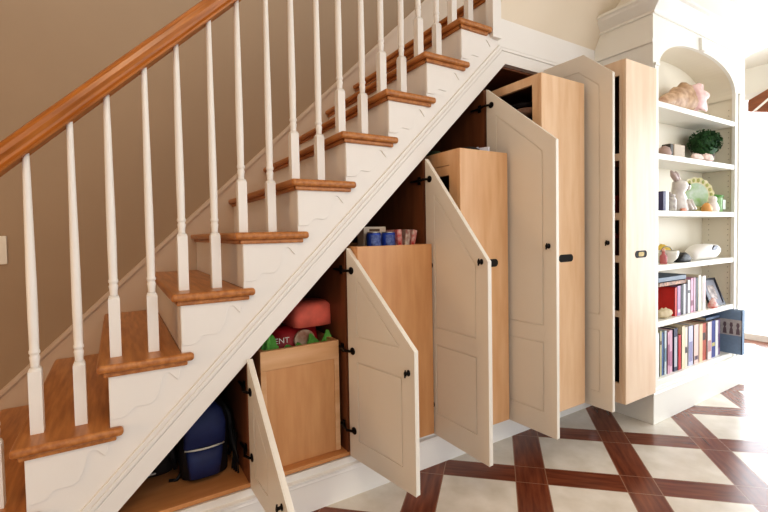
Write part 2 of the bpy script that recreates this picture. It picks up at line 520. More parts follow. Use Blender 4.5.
PANEL_LO = lambda w, zb, z1: [(.058, zb + .085), (w - .062, zb + .085), (w - .062, z1), (.058, z1)]
def sloped(w, z0, ht, hf, s0=.058, sr=.062, m=.075):
    # upper panel under a sloping edge: hinge height ht, free height hf
    f = lambda s: ht + (hf - ht) * s / w - m
    s1 = w - sr
    if f(s1) < z0 + .01:
        s1 = (z0 + .012 - ht + m) * w / (hf - ht)
    return [(s0, z0), (s1, z0), (s1, max(f(s1), z0 + .012)), (s0, f(s0))]
# door of the lowest cupboard (a triangle with a short free edge)
w = .365
door(units[0], (.390, .012), (.404, -.353), .185, [(0, .185), (w, .185), (w, .285), (0, .655)], [[(.058, .25), (.19, .25), (.19, .38), (.058, .50)]], (.312, .284), (.545, .31), HX[0])
w = .37
door(units[1], (.801, .012), (.862, -.353), .185, [(0, .185), (w, .185), (w, .690), (0, 1.04)], [PANEL_LO(w, .18, .588), sloped(w, .688, 1.04, .69, m=.06)], (w - .028, .612), (.95, .625, .30), HX[1])
w = .365
door(units[2], (1.212, .012), (1.216, -.353), .185, [(0, .185), (w, .185), (w, .982), (0, 1.43)], [PANEL_LO(w, .2, .60), sloped(w, .672, 1.43, .982, m=.09)], (w - .03, 1.02 - .04), (1.335, .95, .32), HX[2])
w = .37
door(units[3], (1.603, .012), (1.624, -.357), .185, [(0, .185), (w, .185), (w, 1.485), (0, 1.80)], [PANEL_LO(w, .2, .60), sloped(w, .672, 1.80, 1.485, m=.09)], (w - .035, 1.028), (1.715, 1.0, .32), HX[3])
w = .37
door(units[4], (2.047, .012), (2.05, -.358), .205, [(0, .205), (w, .205), (w, 1.842), (.225, 1.972), (0, 1.972)], [PANEL_LO(w, .2, .60), [(.058, .672), (w - .062, .672), (w - .062, 1.80), (.20, 1.895), (.058, 1.895)]], (w - .022, 1.03), (1.85, 1.0, .32), HX[4])

def slot(bm_parent, x, y, z, w=.11, h=.036, lip=None):
    def stad(wd, ht):
        r = ht / 2; pts = []
        for i in range(9): a = -PI / 2 + PI * i / 8; pts.append((x + wd / 2 - r + r * math.cos(a), z + r * math.sin(a)))
        for i in range(9): a = PI / 2 + PI * i / 8; pts.append((x - wd / 2 + r + r * math.cos(a), z + r * math.sin(a)))
        return pts
    bm = B(); prism(bm, stad(w, h), XZ, y - .0012, y + .004)  # black plate on the front stands for the shade in the hole
    obj('finger_slot_shade', bm, M['black'], bm_parent)
    if lip:
        bm = B(); prism(bm, stad(w * .5, h * .62), XZ, y - .0022, y + .003)
        obj('slot_pull', bm, M['brass'], bm_parent)

def pullout(u, x0, x1, y0, y1, z0, z1, rails, open_top=False, slot_at=None, lip=None, seam=False, tray=None, shelves=(), side_open=True, stile=.07, veneer='maple'):
    """box drawer; front at y0; left flank either solid or an open frame"""
    T = .018
    bm = B()
    box(bm, x0 + T, x1, y0 + T, y1, z0, z0 + T)             # bottom
    box(bm, x1 - T, x1, y0 + T, y1, z0 + T, z1)             # right flank
    box(bm, x0 + T, x1 - T, y1 - T, y1, z0 + T, z1)         # back
    if not side_open: box(bm, x0, x0 + T, y0 + T, y1, z0, z1)
    if not open_top: box(bm, x0 + T, x1 - T, y0 + T, y1 - T, z1 - T, z1)
    vm = M[veneer]
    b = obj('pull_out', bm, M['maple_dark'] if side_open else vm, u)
    if side_open:
        bm = B()
        box(bm, x0, x0 + T, y0 + T, y0 + stile, z0, z1); box(bm, x0, x0 + T, y1 - .06, y1, z0, z1); box(bm, x0, x0 + T, y0 + stile, y1 - .06, z0, z0 + T)
        for a, c in rails: box(bm, x0, x0 + T, y0 + stile, y1 - .06, a, c)
        obj('side_frame', bm, vm, b)
    if seam:
        obj_front = B()
        box(obj_front, x0, x1, y0, y0 + T, z1 - .075, z1); box(obj_front, x0, x0 + .022, y0, y0 + T, z0, z1 - .0755); box(obj_front, x1 - .022, x1, y0, y0 + T, z0, z1 - .0755)
        obj('front_frame', obj_front, M['maple_h'], b, bevel=.001)
        bx('front_panel', vm, b, x0 + .0225, x1 - .0225, y0 + .003, y0 + T, z0, z1 - .076)
    else:
        bx('front_panel', vm, b, x0, x1, y0, y0 + T, z0, z1, bevel=.0025)
    if tray: bx('tray_floor', M['maple_h'], b, x0 + T, x1 - T, y0 + T, y1 - T, tray - .01, tray)
    for z in shelves: bx('shelf', M['maple_h'], b, x0 + T, x1 - T, y0 + T, y1 - T, z - .014, z)
    for x in (x0 + .05, x1 - .07):
        if z0 > FZ + .018: bx('runner', M['steel'], b, x, x + .02, .06, y1 - .02, FZ + .016, z0 + .001)
    if slot_at: slot(b, slot_at[0], y0, slot_at[1], lip=lip)
    return b

pullout(units[1], .455, .787, .07, .66, FZ + .017, .655, (), open_top=True, seam=True, tray=.52, side_open=False, veneer='maple_warmlit')
pullout(units[2], .826, 1.206, -.035, .62, FZ + .017, 1.046, (), open_top=True, tray=.985, side_open=False, veneer='maple_warmlit')
pullout(units[3], 1.294, 1.593, -.125, .55, FZ + .02, 1.462, ((1.398, 1.462), (1.352, 1.395), (.95, 1.0), (.55, .6), (FZ + .037, .26)), open_top=True, slot_at=(1.468, .951), tray=1.432, shelves=(.97, .58))
pullout(units[4], 1.692, 2.020, -.237, .52, .218, 1.818, ((1.776, 1.818), (1.2, 1.26), (.7, .76), (.236, .30)), slot_at=(1.867, .960), shelves=(1.535, .98, .73), stile=.05, veneer='maple_daylit')
pullout(units[5], 2.125, 2.41, -.38, .42, .232, 1.912, ((1.84, 1.912), (1.43, 1.465), (1.14, 1.175), (.93, .965), (.66, .69), (.25, .33)), slot_at=(2.262, .968), lip=True, shelves=(1.45, 1.16, .95, .68), stile=.032, veneer='maple_overlit')

# ------------------------------------------------------------------ cupboard contents
navy = simple('navy nylon', (30, 44, 92), .6, var=.15, scale=30, bump=.2)
blk = simple('black nylon', (20, 20, 24), .65, var=.2, scale=30, bump=.2)
CF = FZ + .016
bp = thing('backpack', 'blue and black backpack standing upright in the lowest cupboard', 'backpack', (.275, .27, CF))
bm = B(); loft(bm, [(CF, .275, .29, .060, .045, .55), (CF + .01, .275, .29, .075, .058, .6), (CF + .10, .275, .29, .080, .062, .65), (CF + .19, .278, .29, .076, .058, .7), (CF + .245, .28, .295, .062, .048, .8), (CF + .272, .282, .30, .035, .03, 1), (CF + .28, .282, .30, .008, .008, 1)], 28)
obj('body', bm, blk, bp, smooth=True)
bm = B(); loft(bm, [(CF + .118, .272, .235, .060, .014, .6), (CF + .125, .272, .232, .066, .020, .6), (CF + .19, .276, .235, .066, .022, .7), (CF + .235, .280, .245, .052, .018, .8), (CF + .262, .283, .262, .024, .010, 1)], 24)
obj('front_panel', bm, navy, bp, smooth=True)
bm = B(); loft(bm, [(CF + .014, .268, .236, .042, .014, .6), (CF + .022, .268, .228, .048, .024, .6), (CF + .08, .270, .224, .055, .026, .6), (CF + .105, .271, .230, .058, .020, .6), (CF + .112, .271, .238, .054, .012, .6)], 24)
obj('front_pocket', bm, navy, bp, smooth=True)
bm = B(); tube(bm, [(.272 + .062 * t, .216 + .016 * t * t, CF + .115) for t in (-1, -.6, -.2, .2, .6, 1)], .0035, 6)
obj('zipper', bm, simple('white piping', (220, 216, 205), .5), bp, smooth=True)
bm = B(); tube(bm, [(.27, .30, CF + .272), (.268, .29, CF + .295), (.285, .285, CF + .303), (.302, .29, CF + .295), (.300, .30, CF + .27)], .006, 8)
obj('handle', bm, simple('grey webbing', (110, 108, 104), .7), bp, smooth=True)
for s in (-1, 1):
    bm = B(); tube(bm, [(.275 + s * .06, .33, CF + .24), (.275 + s * .092, .325, CF + .18), (.275 + s * .10, .30, CF + .10), (.275 + s * .088, .31, CF + .03)], [.008, .012, .012, .006], 8)
    obj('shoulder_strap', bm, blk, bp, smooth=True)
bg = thing('duffel_bag', 'dark duffel bag lying in the shadow left of the blue backpack', 'bag', (.10, .33, CF))
bm = B(); loft(bm, [(CF, .1, .36, .07, .09, .6), (CF + .02, .1, .36, .085, .11, .7), (CF + .08, .11, .36, .075, .11, .8), (CF + .125, .12, .36, .045, .09, .9), (CF + .14, .12, .36, .015, .04, 1)], 24)
obj('body', bm, simple('charcoal canvas', (36, 30, 28), .8, var=.2, scale=25, bump=.3), bg, smooth=True)
bm = B(); tube(bm, [(.17, .25, CF + .09), (.19, .21, CF + .03), (.165, .19, CF + .006), (.14, .20, CF + .006)], .006, 6)
obj('strap', bm, blk, bg, smooth=True)
bm = B(); box(bm, .075, .10, .232, .242, CF + .025, CF + .032)
obj('buckle', bm, M['steel'], bg, bevel=.002)
bp.location += Vector((-.012, -.085, 0)); bp.scale = (1.12, 1.0, 1.08)
# right-hand loose cord bundle by the door hinge
bm = B()
for i in range(4):
    tube(bm, [(.372 + .006 * math.sin(i), .20 - .02 * i, CF + .16 - .01 * i), (.362, .17 - .02 * i, CF + .11), (.372, .18 - .02 * i, CF + .06), (.360 + .004 * i, .16 - .015 * i, CF + .006)], .004, 6)
tag(obj('strap_bundle', bm, blk, smooth=True), 'black loose straps hanging between the blue backpack and the smallest door', 'strap')

# bags in the short drawer
z0 = .52
sal = simple('salmon fabric', (232, 116, 98), .7, var=.15, scale=18, bump=.5)
red = simple('red bag', (158, 28, 36), .45, var=.12, scale=14)
grn = simple('green tissue', (110, 176, 84), .6, var=.25, scale=20)
wht = simple('white print', (232, 226, 216), .5)
t = thing('gift_bag', 'red bag printed ENT with a round picture, standing in the short drawer', 'bag', (.66, .22, z0))
bm = B(); loft(bm, [(z0, .645, .24, .105, .07, .35), (z0 + .02, .645, .24, .11, .075, .4), (z0 + .12, .645, .24, .108, .07, .45), (z0 + .175, .65, .24, .10, .05, .6), (z0 + .185, .65, .24, .09, .02, .7)], 28, .01)
obj('bag_body', bm, red, t, smooth=True)
obj('lettering', text_bm('ENT', .034, lambda x, y, z: (.572 + x, .157 - z, .664 + y * .95)), wht, t)
bm = B(); rings(bm, [[(.672 + .046 * math.cos(i * PI / 12), .158 + d, .655 + .042 * math.sin(i * PI / 12)) for i in range(24)] for d in (0, .012)])
pic = obj('picture_disc', bm, mat('round picture', (206, 190, 170), .5, col2=(150, 88, 60), scale=22), t)
t = obj('folded_bag', (lambda b: (loft(b, [(.703, .715, .25, .075, .085, .35), (.707, .715, .25, .092, .10, .4), (.75, .717, .25, .093, .10, .45), (.79, .725, .25, .088, .092, .5), (.803, .73, .25, .07, .075, .6)], 32, .012), b)[1])(B()), sal, smooth=True)
tag(t, 'folded salmon red fabric bag lying on top of the red printed bag', 'bag')
def tissue(bm, c, rx, rz, n=10):
    for i in range(n):
        a = random.uniform(-1.2, 1.2); w = random.uniform(.7, 1.2) * rx
        p = Vector(c) + Vector((random.uniform(-rx, rx) * .6, random.uniform(-.01, .01), 0))
        tip = p + Vector((math.sin(a) * rx, random.uniform(-.01, .015), rz * random.uniform(.7, 1.1)))
        m1 = p + Vector((-w, .0, rz * .45)); m2 = p + Vector((w, -.004, rz * .5))
        ax = tip - p; sd = Vector((m2.x - m1.x, m2.y - m1.y, m2.z - m1.z)) * .55
        Lr, Rr, Md = [], [], []
        for k in range(9):
            q = k / 8; ww = math.sin(PI * (.06 + .90 * q)) ** .8 * (1 + .15 * math.sin(q * 19 + i))
            base = p + ax * q + Vector((0, -.010 * math.sin(PI * q), -.012 * q * q))
            Lr.append(base - sd * ww); Rr.append(base + sd * ww); Md.append(base + Vector((0, .012, 0)))
        rings(bm, [Lr, Md, Rr], cap=False, closed=False)
for nm, c, rx, rz, lab in (('tissue_paper', (.508, .138, .585), .030, .095, 'green tissue paper bunched at the left end of the short drawer'),
                           ('tissue_paper', (.625, .135, .60), .034, .030, 'green tissue paper tuck in front of the red printed bag'),
                           ('tissue_paper', (.730, .138, .60), .040, .062, 'green tissue paper leaf at the right end of the short drawer')):
    bm = B(); tissue(bm, (c[0], c[1], .522), rx, rz + c[2] - .503, 5)
    tag(obj(nm, bm, grn), lab, 'paper', 'green tissue in the short drawer')

# tins, carton and packets in the second drawer
z0 = .985
def can(x, y, label):
    t = thing('can', label, 'can', (x, y, z0), 'blue cans in the chest-high drawer')
    bm = B(); lathe(bm, [(.031, 0), (.0325, .004), (.0325, .108), (.030, .114)], (x, y, z0), 20)
    obj('can_body', bm, mat('blue label', (36, 66, 158), .3, .2, col2=(60, 92, 190), scale=30), t, smooth=True)
    bm = B(); lathe(bm, [(.030, .1135), (.030, .1175), (.027, .118), (.027, .1165), (.004, .1165)], (x, y, z0), 20)
    obj('lid', bm, M['steel'], t)
    bm = B(); rings(bm, [[(x + .0328 * math.cos(a), y + .0328 * math.sin(a), z0 + z) for a in [PI * (1.2 + .6 * i / 10) for i in range(11)]] for z in (.055, .105)], closed=False)
    obj('label_patch', bm, mat('label print', (120, 140, 196), .4, col2=(40, 56, 130), scale=60), t)
can(.987, .10, 'left of the two blue cans in the chest-high drawer')
can(1.064, .10, 'right of the two blue cans in the chest-high drawer')
t = thing('carton', 'small cream carton standing behind the two blue cans', 'box', (1.02, .18, z0))
bx('carton_body', simple('cream card', (224, 206, 184), .6), t, .965, 1.085, .15, .21, z0, 1.128, bevel=.002)
bx('printed_band', simple('brown print', (110, 84, 60), .6), t, .995, 1.05, .1488, .151, 1.106, 1.118)
for i, (x, tilt, c, c2, lab) in enumerate(((1.106, -.05, (200, 40, 40), (226, 200, 190), 'red packet beside the right blue can in the chest-high drawer'),
                                      (1.135, .12, (226, 216, 200), (150, 60, 50), 'white packet with red print, middle of three in the chest-high drawer'),
                                      (1.162, .22, (206, 52, 48), (236, 226, 214), 'red and white packet at the right end of the chest-high drawer'))):
    bm = B(); box(bm, -.012, .012, -.05, .05, 0, .125)
    bmesh.ops.transform(bm, matrix=Matrix.Translation((x, .11, z0 + .003)) @ Matrix.Rotation(tilt, 4, 'Y'), verts=bm.verts)
    tag(obj('packet', bm, mat('packet print', c, .5, col2=c2, scale=38), bevel=.003), lab, 'packet', 'packets in the chest-high drawer')

# odds and ends on the tall drawer
z0 = 1.432
bm = B(); loft(bm, [(z0, 1.37, .18, .035, .11, .6), (z0 + .035, 1.37, .18, .034, .10, .6), (z0 + .06, 1.365, .18, .026, .08, .8), (z0 + .07, 1.365, .18, .01, .03, 1)], 20, .03)
tag(obj('folded_cloth', bm, simple('dark green cloth', (62, 74, 52), .85, var=.25, scale=20), smooth=True), 'dark green cloth bundle at the left of the tall drawer top', 'cloth')
bm = B(); loft(bm, [(z0, 1.43, .0, .045, .09, .4), (z0 + .045, 1.43, .0, .044, .085, .5), (z0 + .055, 1.43, .0, .03, .07, .6)], 20)
tag(obj('pouch', bm, blk, smooth=True), 'black pouch in the middle of the tall drawer top', 'pouch')
for x, y, rz, c, lab in ((1.485, -.03, .3, (214, 214, 222), 'white plastic packet fanned out on the tall drawer, nearer the black pouch'), (1.512, .0, -.35, (190, 196, 214), 'pale blue plastic packet crossing the white one on the tall drawer')):
    bm = B(); box(bm, -.008, .008, -.06, .06, 0, .062)
    bmesh.ops.transform(bm, matrix=Matrix.Translation((x, y, z0 + .002)) @ Matrix.Rotation(rz, 4, 'Z') @ Matrix.Rotation(.35 if rz > 0 else -.3, 4, 'Y'), verts=bm.verts)
    tag(obj('plastic_packet', bm, simple('packet %s' % lab[:5], c, .3), bevel=.003), lab, 'packet')
t = thing('jar', 'small pale pink jar with a white lid near the tallest sloped-top door', 'jar', (1.562, -.02, z0))
bm = B(); lathe(bm, [(.016, 0), (.018, .004), (.018, .04), (.015, .046)], (1.555, -.03, z0), 16); obj('jar_body', bm, simple('pink plastic', (214, 164, 150), .4), t, smooth=True)
bm = B(); lathe(bm, [(.016, .0455), (.016, .068), (.014, .07)], (1.555, -.03, z0), 16); obj('lid', bm, simple('white plastic', (232, 226, 218), .4), t)

# clothes in the fourth pull-out, boxes in the fifth
def cloth(x0, x1, y0, y1, z, h, c, lab):
    bm = B(); cx, cy, rx, ry = (x0 + x1) / 2, (y0 + y1) / 2, (x1 - x0) / 2, (y1 - y0) / 2
    loft(bm, [(z, cx, cy, rx * .92, ry * .95, .5), (z + h * .3, cx, cy, rx, ry, .5), (z + h * .7, cx, cy, rx * .98, ry * .96, .6), (z + h, cx, cy, rx * .7, ry * .7, .8)], 28, .025)
    tag(obj('folded_garment', bm, simple('cloth ' + lab[:14], c, .9, var=.3, scale=25), smooth=True), lab, 'clothes', 'clothes in the pull-out')
cloth(1.72, 1.98, -.15, .16, 1.535, .075, (48, 52, 66), 'dark blue grey garment at the bottom of the pile in the clothes pull-out')
cloth(1.72, 1.97, -.13, .15, 1.61, .055, (70, 74, 92), 'slate garment second from the bottom in the clothes pull-out')
cloth(1.73, 1.98, -.16, .10, 1.665, .045, (178, 142, 124), 'beige pink garment folded near the top in the clothes pull-out')
cloth(1.74, 1.97, -.12, .12, 1.711, .03, (40, 36, 40), 'black garment on the very top in the clothes pull-out')
for z, h, c, n, lab in ((1.45, .13, (30, 28, 30), 'carton', 'black box on the top shelf of the pull-out beside the bookcase'),
                     (1.16, .10, (150, 48, 40), 'carton', 'red box on the second shelf of the pull-out beside the bookcase'),
                     (.95, .12, (120, 52, 48), 'carton', 'dull red box on the third shelf of the pull-out beside the bookcase'),
                     (.68, .16, (26, 26, 30), 'carton', 'black box on the fourth shelf of the pull-out beside the bookcase'),
                     (.252, .30, (20, 20, 22), 'carton', 'tall black box in the bottom of the pull-out beside the bookcase')):
    t = thing(n, lab, 'box', (2.24, -.1, z), 'boxes in the pull-out beside the bookcase')
    bx('carton_body', simple('card %d' % (z * 1000), c, .6), t, 2.16, 2.37, -.30, .1, z, z + h, bevel=.003)
    bx('carton_lid', simple('lid %d' % (z * 1000), tuple(min(255, int(v * 1.3)) for v in c), .6), t, 2.156, 2.374, -.304, .104, z + h - .02, z + h + .004, bevel=.002)

# ------------------------------------------------------------------ bookcase
bc = thing('bookcase', 'white built-in bookcase with an arched top at the right of the stairs', 'bookcase', (3.16, -.15, 0))
IX0, IX1, YBK = 2.612, 3.632, -.105
W_ = M['shelf_white']
bx('side_panel', W_, bc, BCX0, BCX0 + .03, BCY + .0202, .028, .16, 2.334)
bx('side_panel', W_, bc, BCX1 - .13, BCX1, BCY + .0202, .03, .16, 2.334)
bx('back_panel', M['case_back'], bc, BCX0 + .03, BCX1 - .13, YBK, YBK + .02, .16, 2.30)
bx('inner_cheek', M['case_back'], bc, IX0 - .03, IX0, BCY + .02, YBK, .16, 2.2)
SZ = (1.805, 1.515, 1.195, .885, .565, .232)
for z in SZ:
    bx('shelf', W_, bc, IX0, IX1 + .012, BCY + .004, YBK, z - .032, z, bevel=.003)
# face frame with arch
arch = []
for i in range(33):
    a = PI * i / 32
    arch.append((3.122 - .51 * math.copysign(abs(math.cos(a)) ** .9, math.cos(a)), 1.965 + .208 * math.sin(a) ** .85 if 0 < i < 32 else 1.965))
bm = B()
prism(bm, [(BCX0, .16), (IX0, .16), (IX0, 1.965)] + arch[1:-1] + [(IX1, 1.965), (IX1, .16), (BCX1, .16), (BCX1, 2.30), (BCX0, 2.30)], XZ, BCY, BCY + .02)
obj('face_frame', bm, W_, bc)
# curved soffit lining of the arch
bm = B()
lin_ = [(x, z) for x, z in arch]
out_ = [(x, z + .012) for x, z in arch]
prism(bm, lin_ + out_[::-1], XZ, BCY + .018, YBK)
obj('arch_lining', bm, M['case_back'], bc)
bm = B(); prism(bm, [(3.095, 2.172), (3.145, 2.172), (3.152, 2.245), (3.088, 2.245)], XZ, BCY - .016, BCY + .002)
obj('keystone', bm, W_, bc, bevel=.002)
for x0, x1 in ((BCX0 + .006, BCX0 + .046), (BCX1 - .10, BCX1 - .035)):
    bm = B(); box(bm, x0, x1, BCY - .008, BCY + .001, .2, 1.985); box(bm, x0 - .004, x1 + .004, BCY - .014, BCY + .001, 1.985, 2.0)
    obj('pilaster', bm, W_, bc, bevel=.002)
# base
bm = B(); box(bm, BCX0 - .006, BCX1 + .01, BCY - .012, .029, 0, .201)
obj('plinth', bm, W_, bc, bevel=.002)
bm = B()
def sweep(bm, prof, x0, x1, yb, yf):
    R = []
    # path: left side from the wall to the corner, then along the front, then back along the right
    for x, y, sx, sy in ((x0, yb, -1, 0), (x0, yf, -1, -1), (x1, yf, 1, -1), (x1, yb, 1, 0)):
        R.append([(x + sx * o, y + sy * o, z) for o, z in prof])
    rings(bm, R)
sweep(bm, [(0, .165), (.013, .165), (.020, .172), (.014, .184), (.014, .194), (0, .203)], BCX0, BCX1, .029, BCY)
obj('base_molding', bm, W_, bc)
bm = B()
sweep(bm, [(0, 2.262), (.012, 2.262), (.014, 2.274), (.024, 2.280), (.05, 2.293), (.075, 2.306), (.082, 2.316), (.10, 2.320), (.10, 2.334), (0, 2.334)], BCX0, BCX1, .029, BCY)
obj('crown_molding', bm, W_, bc)
bm = B(); box(bm, BCX0 - .012, BCX0 + .001, BCY - .004, .029, 2.108, 2.128)
obj('side_molding', bm, W_, bc, bevel=.003)
# shelf pin holes on the right cheek
bm = B()
for y in (-.255, -.145):
    for i in range(44):
        z = .3 + i * .037
        if any(abs(z - s + .016) < .024 for s in SZ): continue
        bm2 = [(IX1 + .0115, y + .003 * math.cos(k * PI / 3), z + .003 * math.sin(k * PI / 3)) for k in range(6)]
        rings(bm, [bm2, [(p[0] + .002, p[1], p[2]) for p in bm2]])
o = obj('pin_holes', bm, simple('pin hole shade', (150, 135, 112), .8), bc)
o['kind'] = 'stuff'
bx('inner_cheek', M['case_back'], bc, IX1 + .012, IX1 + .03, BCY + .02, YBK, .16, 2.2)

# ------------------------------------------------------------------ books
def book(x0, x1, z, h, d, col, label, y0=-.268, title=None, group=None):
    t = thing('book', label, 'book', ((x0 + x1) / 2, y0, z), group)
    cm = mat('book cover', col, .5, var=.05, scale=30)
    bm = B(); c = .0022
    box(bm, x0, x0 + c, y0, y0 + d, z, z + h); box(bm, x1 - c, x1, y0, y0 + d, z, z + h); box(bm, x0, x1, y0, y0 + c, z, z + h)
    obj('cover', bm, cm, t)
    bx('pages', simple('paper', (226, 214, 192), .8), t, x0 + c, x1 - c, y0 + c + .0005, y0 + d - .004, z + .003, z + h - .004)
    if title:
        zz0, zz1, tc = title
        bx('spine_label', simple('ink %d %d %d' % tc, tc, .5), t, x0 + (x1 - x0) * .15, x1 - (x1 - x0) * .15, y0 - .0006, y0 + .001, z + h * zz0, z + h * zz1)
    return t
low = [  # right edge, colour, height, name, spine label
    (2.693, (236, 236, 236), .268, 'white', None), (2.721, (186, 180, 146), .277, 'olive cream', (.7, .78, (90, 60, 40))), (2.750, (78, 108, 158), .262, 'mid blue', None),
    (2.780, (206, 218, 224), .268, 'pale grey blue', (.3, .6, (120, 150, 170))), (2.810, (218, 168, 190), .262, 'pink', (.2, .7, (170, 110, 140))), (2.855, (222, 182, 200), .266, 'wide light pink', (.15, .5, (190, 130, 160))),
    (2.907, (42, 44, 78), .272, 'navy and white patterned', (.1, .8, (190, 190, 200))), (2.948, (196, 36, 48), .225, 'short bright red', None), (2.996, (236, 222, 190), .268, 'pale yellow', None),
    (3.045, (236, 226, 212), .258, 'cream black-titled', (.35, .5, (50, 40, 40))), (3.112, (204, 206, 228), .262, 'lavender white', (.1, .6, (150, 150, 190))), (3.180, (236, 204, 196), .262, 'pale pink', (.1, .2, (80, 60, 80))),
    (3.233, (236, 206, 170), .258, 'peach', None), (3.297, (182, 84, 62), .250, 'rust red', (.55, .75, (60, 30, 24))), (3.360, (236, 218, 216), .252, 'blush white', (.2, .5, (200, 150, 150))),
    (3.423, (50, 62, 138), .255, 'royal blue', (.3, .4, (200, 190, 120))), (3.470, (238, 240, 240), .250, 'plain white', None), (3.508, (152, 132, 172), .252, 'mauve', (.2, .6, (110, 90, 140)))]
ordn = ['first', 'second', 'third', 'fourth', 'fifth', 'sixth', 'seventh', 'eighth', 'ninth', 'tenth', 'eleventh', 'twelfth', 'thirteenth', 'fourteenth', 'fifteenth', 'sixteenth', 'seventeenth', 'eighteenth']
x = 2.666
for i, (x1, c, h, nm, tt) in enumerate(low):
    book(x + .0015, x1 - .0015, .232, h - .012 + random.uniform(-.004, .004), .155, c, '%s book on the bottom bookcase shelf, %s from the left' % (nm, ordn[i]), title=tt, group='books on the bottom shelf', y0=-.268 + random.uniform(-.004, .004))
    x = x1
up = [(2.899, (206, 44, 40), .172, 'red', None), (2.945, (176, 138, 178), .180, 'purple', (.1, .2, (220, 210, 220))), (2.975, (40, 36, 42), .184, 'black', None), (3.009, (222, 222, 226), .186, 'silver white', None),
      (3.030, (96, 84, 96), .186, 'dark grey', None), (3.070, (232, 230, 232), .206, 'white', (.6, .7, (60, 60, 70))), (3.111, (222, 158, 182), .214, 'rose pink', (.2, .35, (120, 50, 80))), (3.140, (206, 170, 190), .216, 'dusty pink', None),
      (3.172, (58, 66, 62), .212, 'dark green', None), (3.216, (232, 222, 200), .226, 'cream', None), (3.236, (244, 240, 226), .216, 'thin ivory', None), (3.280, (236, 226, 226), .218, 'white pink-titled', (.2, .8, (226, 190, 196)))]
x = 2.868
for i, (x1, c, h, nm, tt) in enumerate(up):
    book(x + .0015, x1 - .0015, .565, h, .152 if i else .14, c, '%s book on the upper book shelf, %s from the left' % (nm, ordn[i]), title=tt, group='books on the upper book shelf')
    x = x1
# lying books on top of the short ones
def flat_book(x0, x1, z, h, col, label, y0=-.262, d=.145, col2=None):
    t = thing('book', label, 'book', ((x0 + x1) / 2, y0, z))
    cm = mat('book cover', col, .5, col2=col2, scale=40) if col2 else mat('book cover', col, .5, var=.05)
    bm = B(); c = .0025
    box(bm, x0, x1, y0, y0 + d, z, z + c); box(bm, x0, x1, y0, y0 + d, z + h - c, z + h); box(bm, x0, x1, y0, y0 + c, z, z + h)
    obj('cover', bm, cm, t)
    bx('pages', simple('paper', (226, 214, 192), .8), t, x0 + .004, x1 - .004, y0 + c + .0005, y0 + d - .004, z + c, z + h - c)
flat_book(2.70, 3.027, .752, .026, (84, 58, 50), 'brown patterned book lying flat on top of the red and purple books', col2=(206, 150, 110))
flat_book(2.69, 3.026, .7785, .030, (108, 122, 138), 'grey blue book lying flat, topmost on the upper book shelf')
flat_book(3.30, 3.505, .482, .022, (70, 92, 122), 'slate blue folder lying across the right-hand books of the bottom shelf', d=.15)
# big slate blue book at the right end, its left cover facing the stairs
t = thing('album', 'large slate blue album with a strip of small drawings, right end of the bottom shelf', 'album', (3.61, -.25, .232))
cm = simple('slate blue cloth', (132, 156, 184), .7, var=.05, scale=60)
bm = B(); box(bm, 3.590, 3.5935, -.355, -.125, .232, .532); box(bm, 3.6245, 3.628, -.355, -.125, .232, .532); box(bm, 3.590, 3.628, -.355, -.351, .232, .532)
obj('cover', bm, cm, t)
bx('pages', simple('paper', (226, 214, 192), .8), t, 3.5936, 3.6244, -.350, -.130, .236, .528)
bx('picture_strip', mat('strip print', (206, 204, 204), .6, col2=(186, 184, 186), scale=40), t, 3.5892, 3.5905, -.352, -.128, .357, .465)
ink = simple('strip drawing', (120, 104, 112), .6)
for i in range(6):
    cy = -.333 + i * .036
    bm = B()
    prism(bm, [(cy - .011, .366), (cy + .011, .366), (cy + .008, .40), (cy + .004, .41), (cy + .009, .425), (cy + .006, .444), (cy - .006, .444), (cy - .009, .425), (cy - .004, .41), (cy - .008, .40)], YZ, 3.5886, 3.5896)
    obj('drawing', bm, ink, t)

# ------------------------------------------------------------------ ornaments
# conch shell
z0 = SZ[0]
t = thing('conch_shell', 'large brown conch shell with a frilled pink lip on the top bookcase shelf', 'shell', (3.0, -.2, z0))
bm = B(); R = []
for i in range(25):
    s = i / 24
    x = 2.775 + .40 * s
    r = .012 + .084 * s ** .75
    ring = []
    for k in range(22):
        a = 2 * PI * k / 22
        rr = r * (1 + .05 * math.cos(3 * a + s * 9) + .30 * max(0, math.cos(a - 1.4)) ** 8 * max(0, math.sin(s * 24)) * (s > .4)) * (1 - .05 * (math.sin(s * 20) > .5))
        ring.append((x, -.205 + rr * .75 * math.cos(a), z0 + .012 + r * 1.0 + rr * math.sin(a)))
    R.append(ring)
rings(bm, R); obj('shell_body', bm, mat('shell brown', (160, 118, 88), .5, col2=(216, 184, 150), scale=22, bump=.3), t, smooth=True)
bm = B(); R = []
for i, (x, r, f) in enumerate(((3.13, .070, 0), (3.17, .088, .12), (3.215, .096, .30), (3.255, .088, .5), (3.245, .05, .2), (3.20, .02, 0))):
    R.append([(x + .05 * f * math.sin(7 * a), -.215 + r * .8 * math.cos(a), z0 + .105 + r * (1 + f * .7 * math.sin(7 * a)) * math.sin(a)) for a in [2 * PI * k / 42 for k in range(42)]])
rings(bm, R); obj('shell_lip', bm, mat('shell pink', (226, 176, 172), .4, col2=(242, 214, 208), scale=30), t, smooth=True)

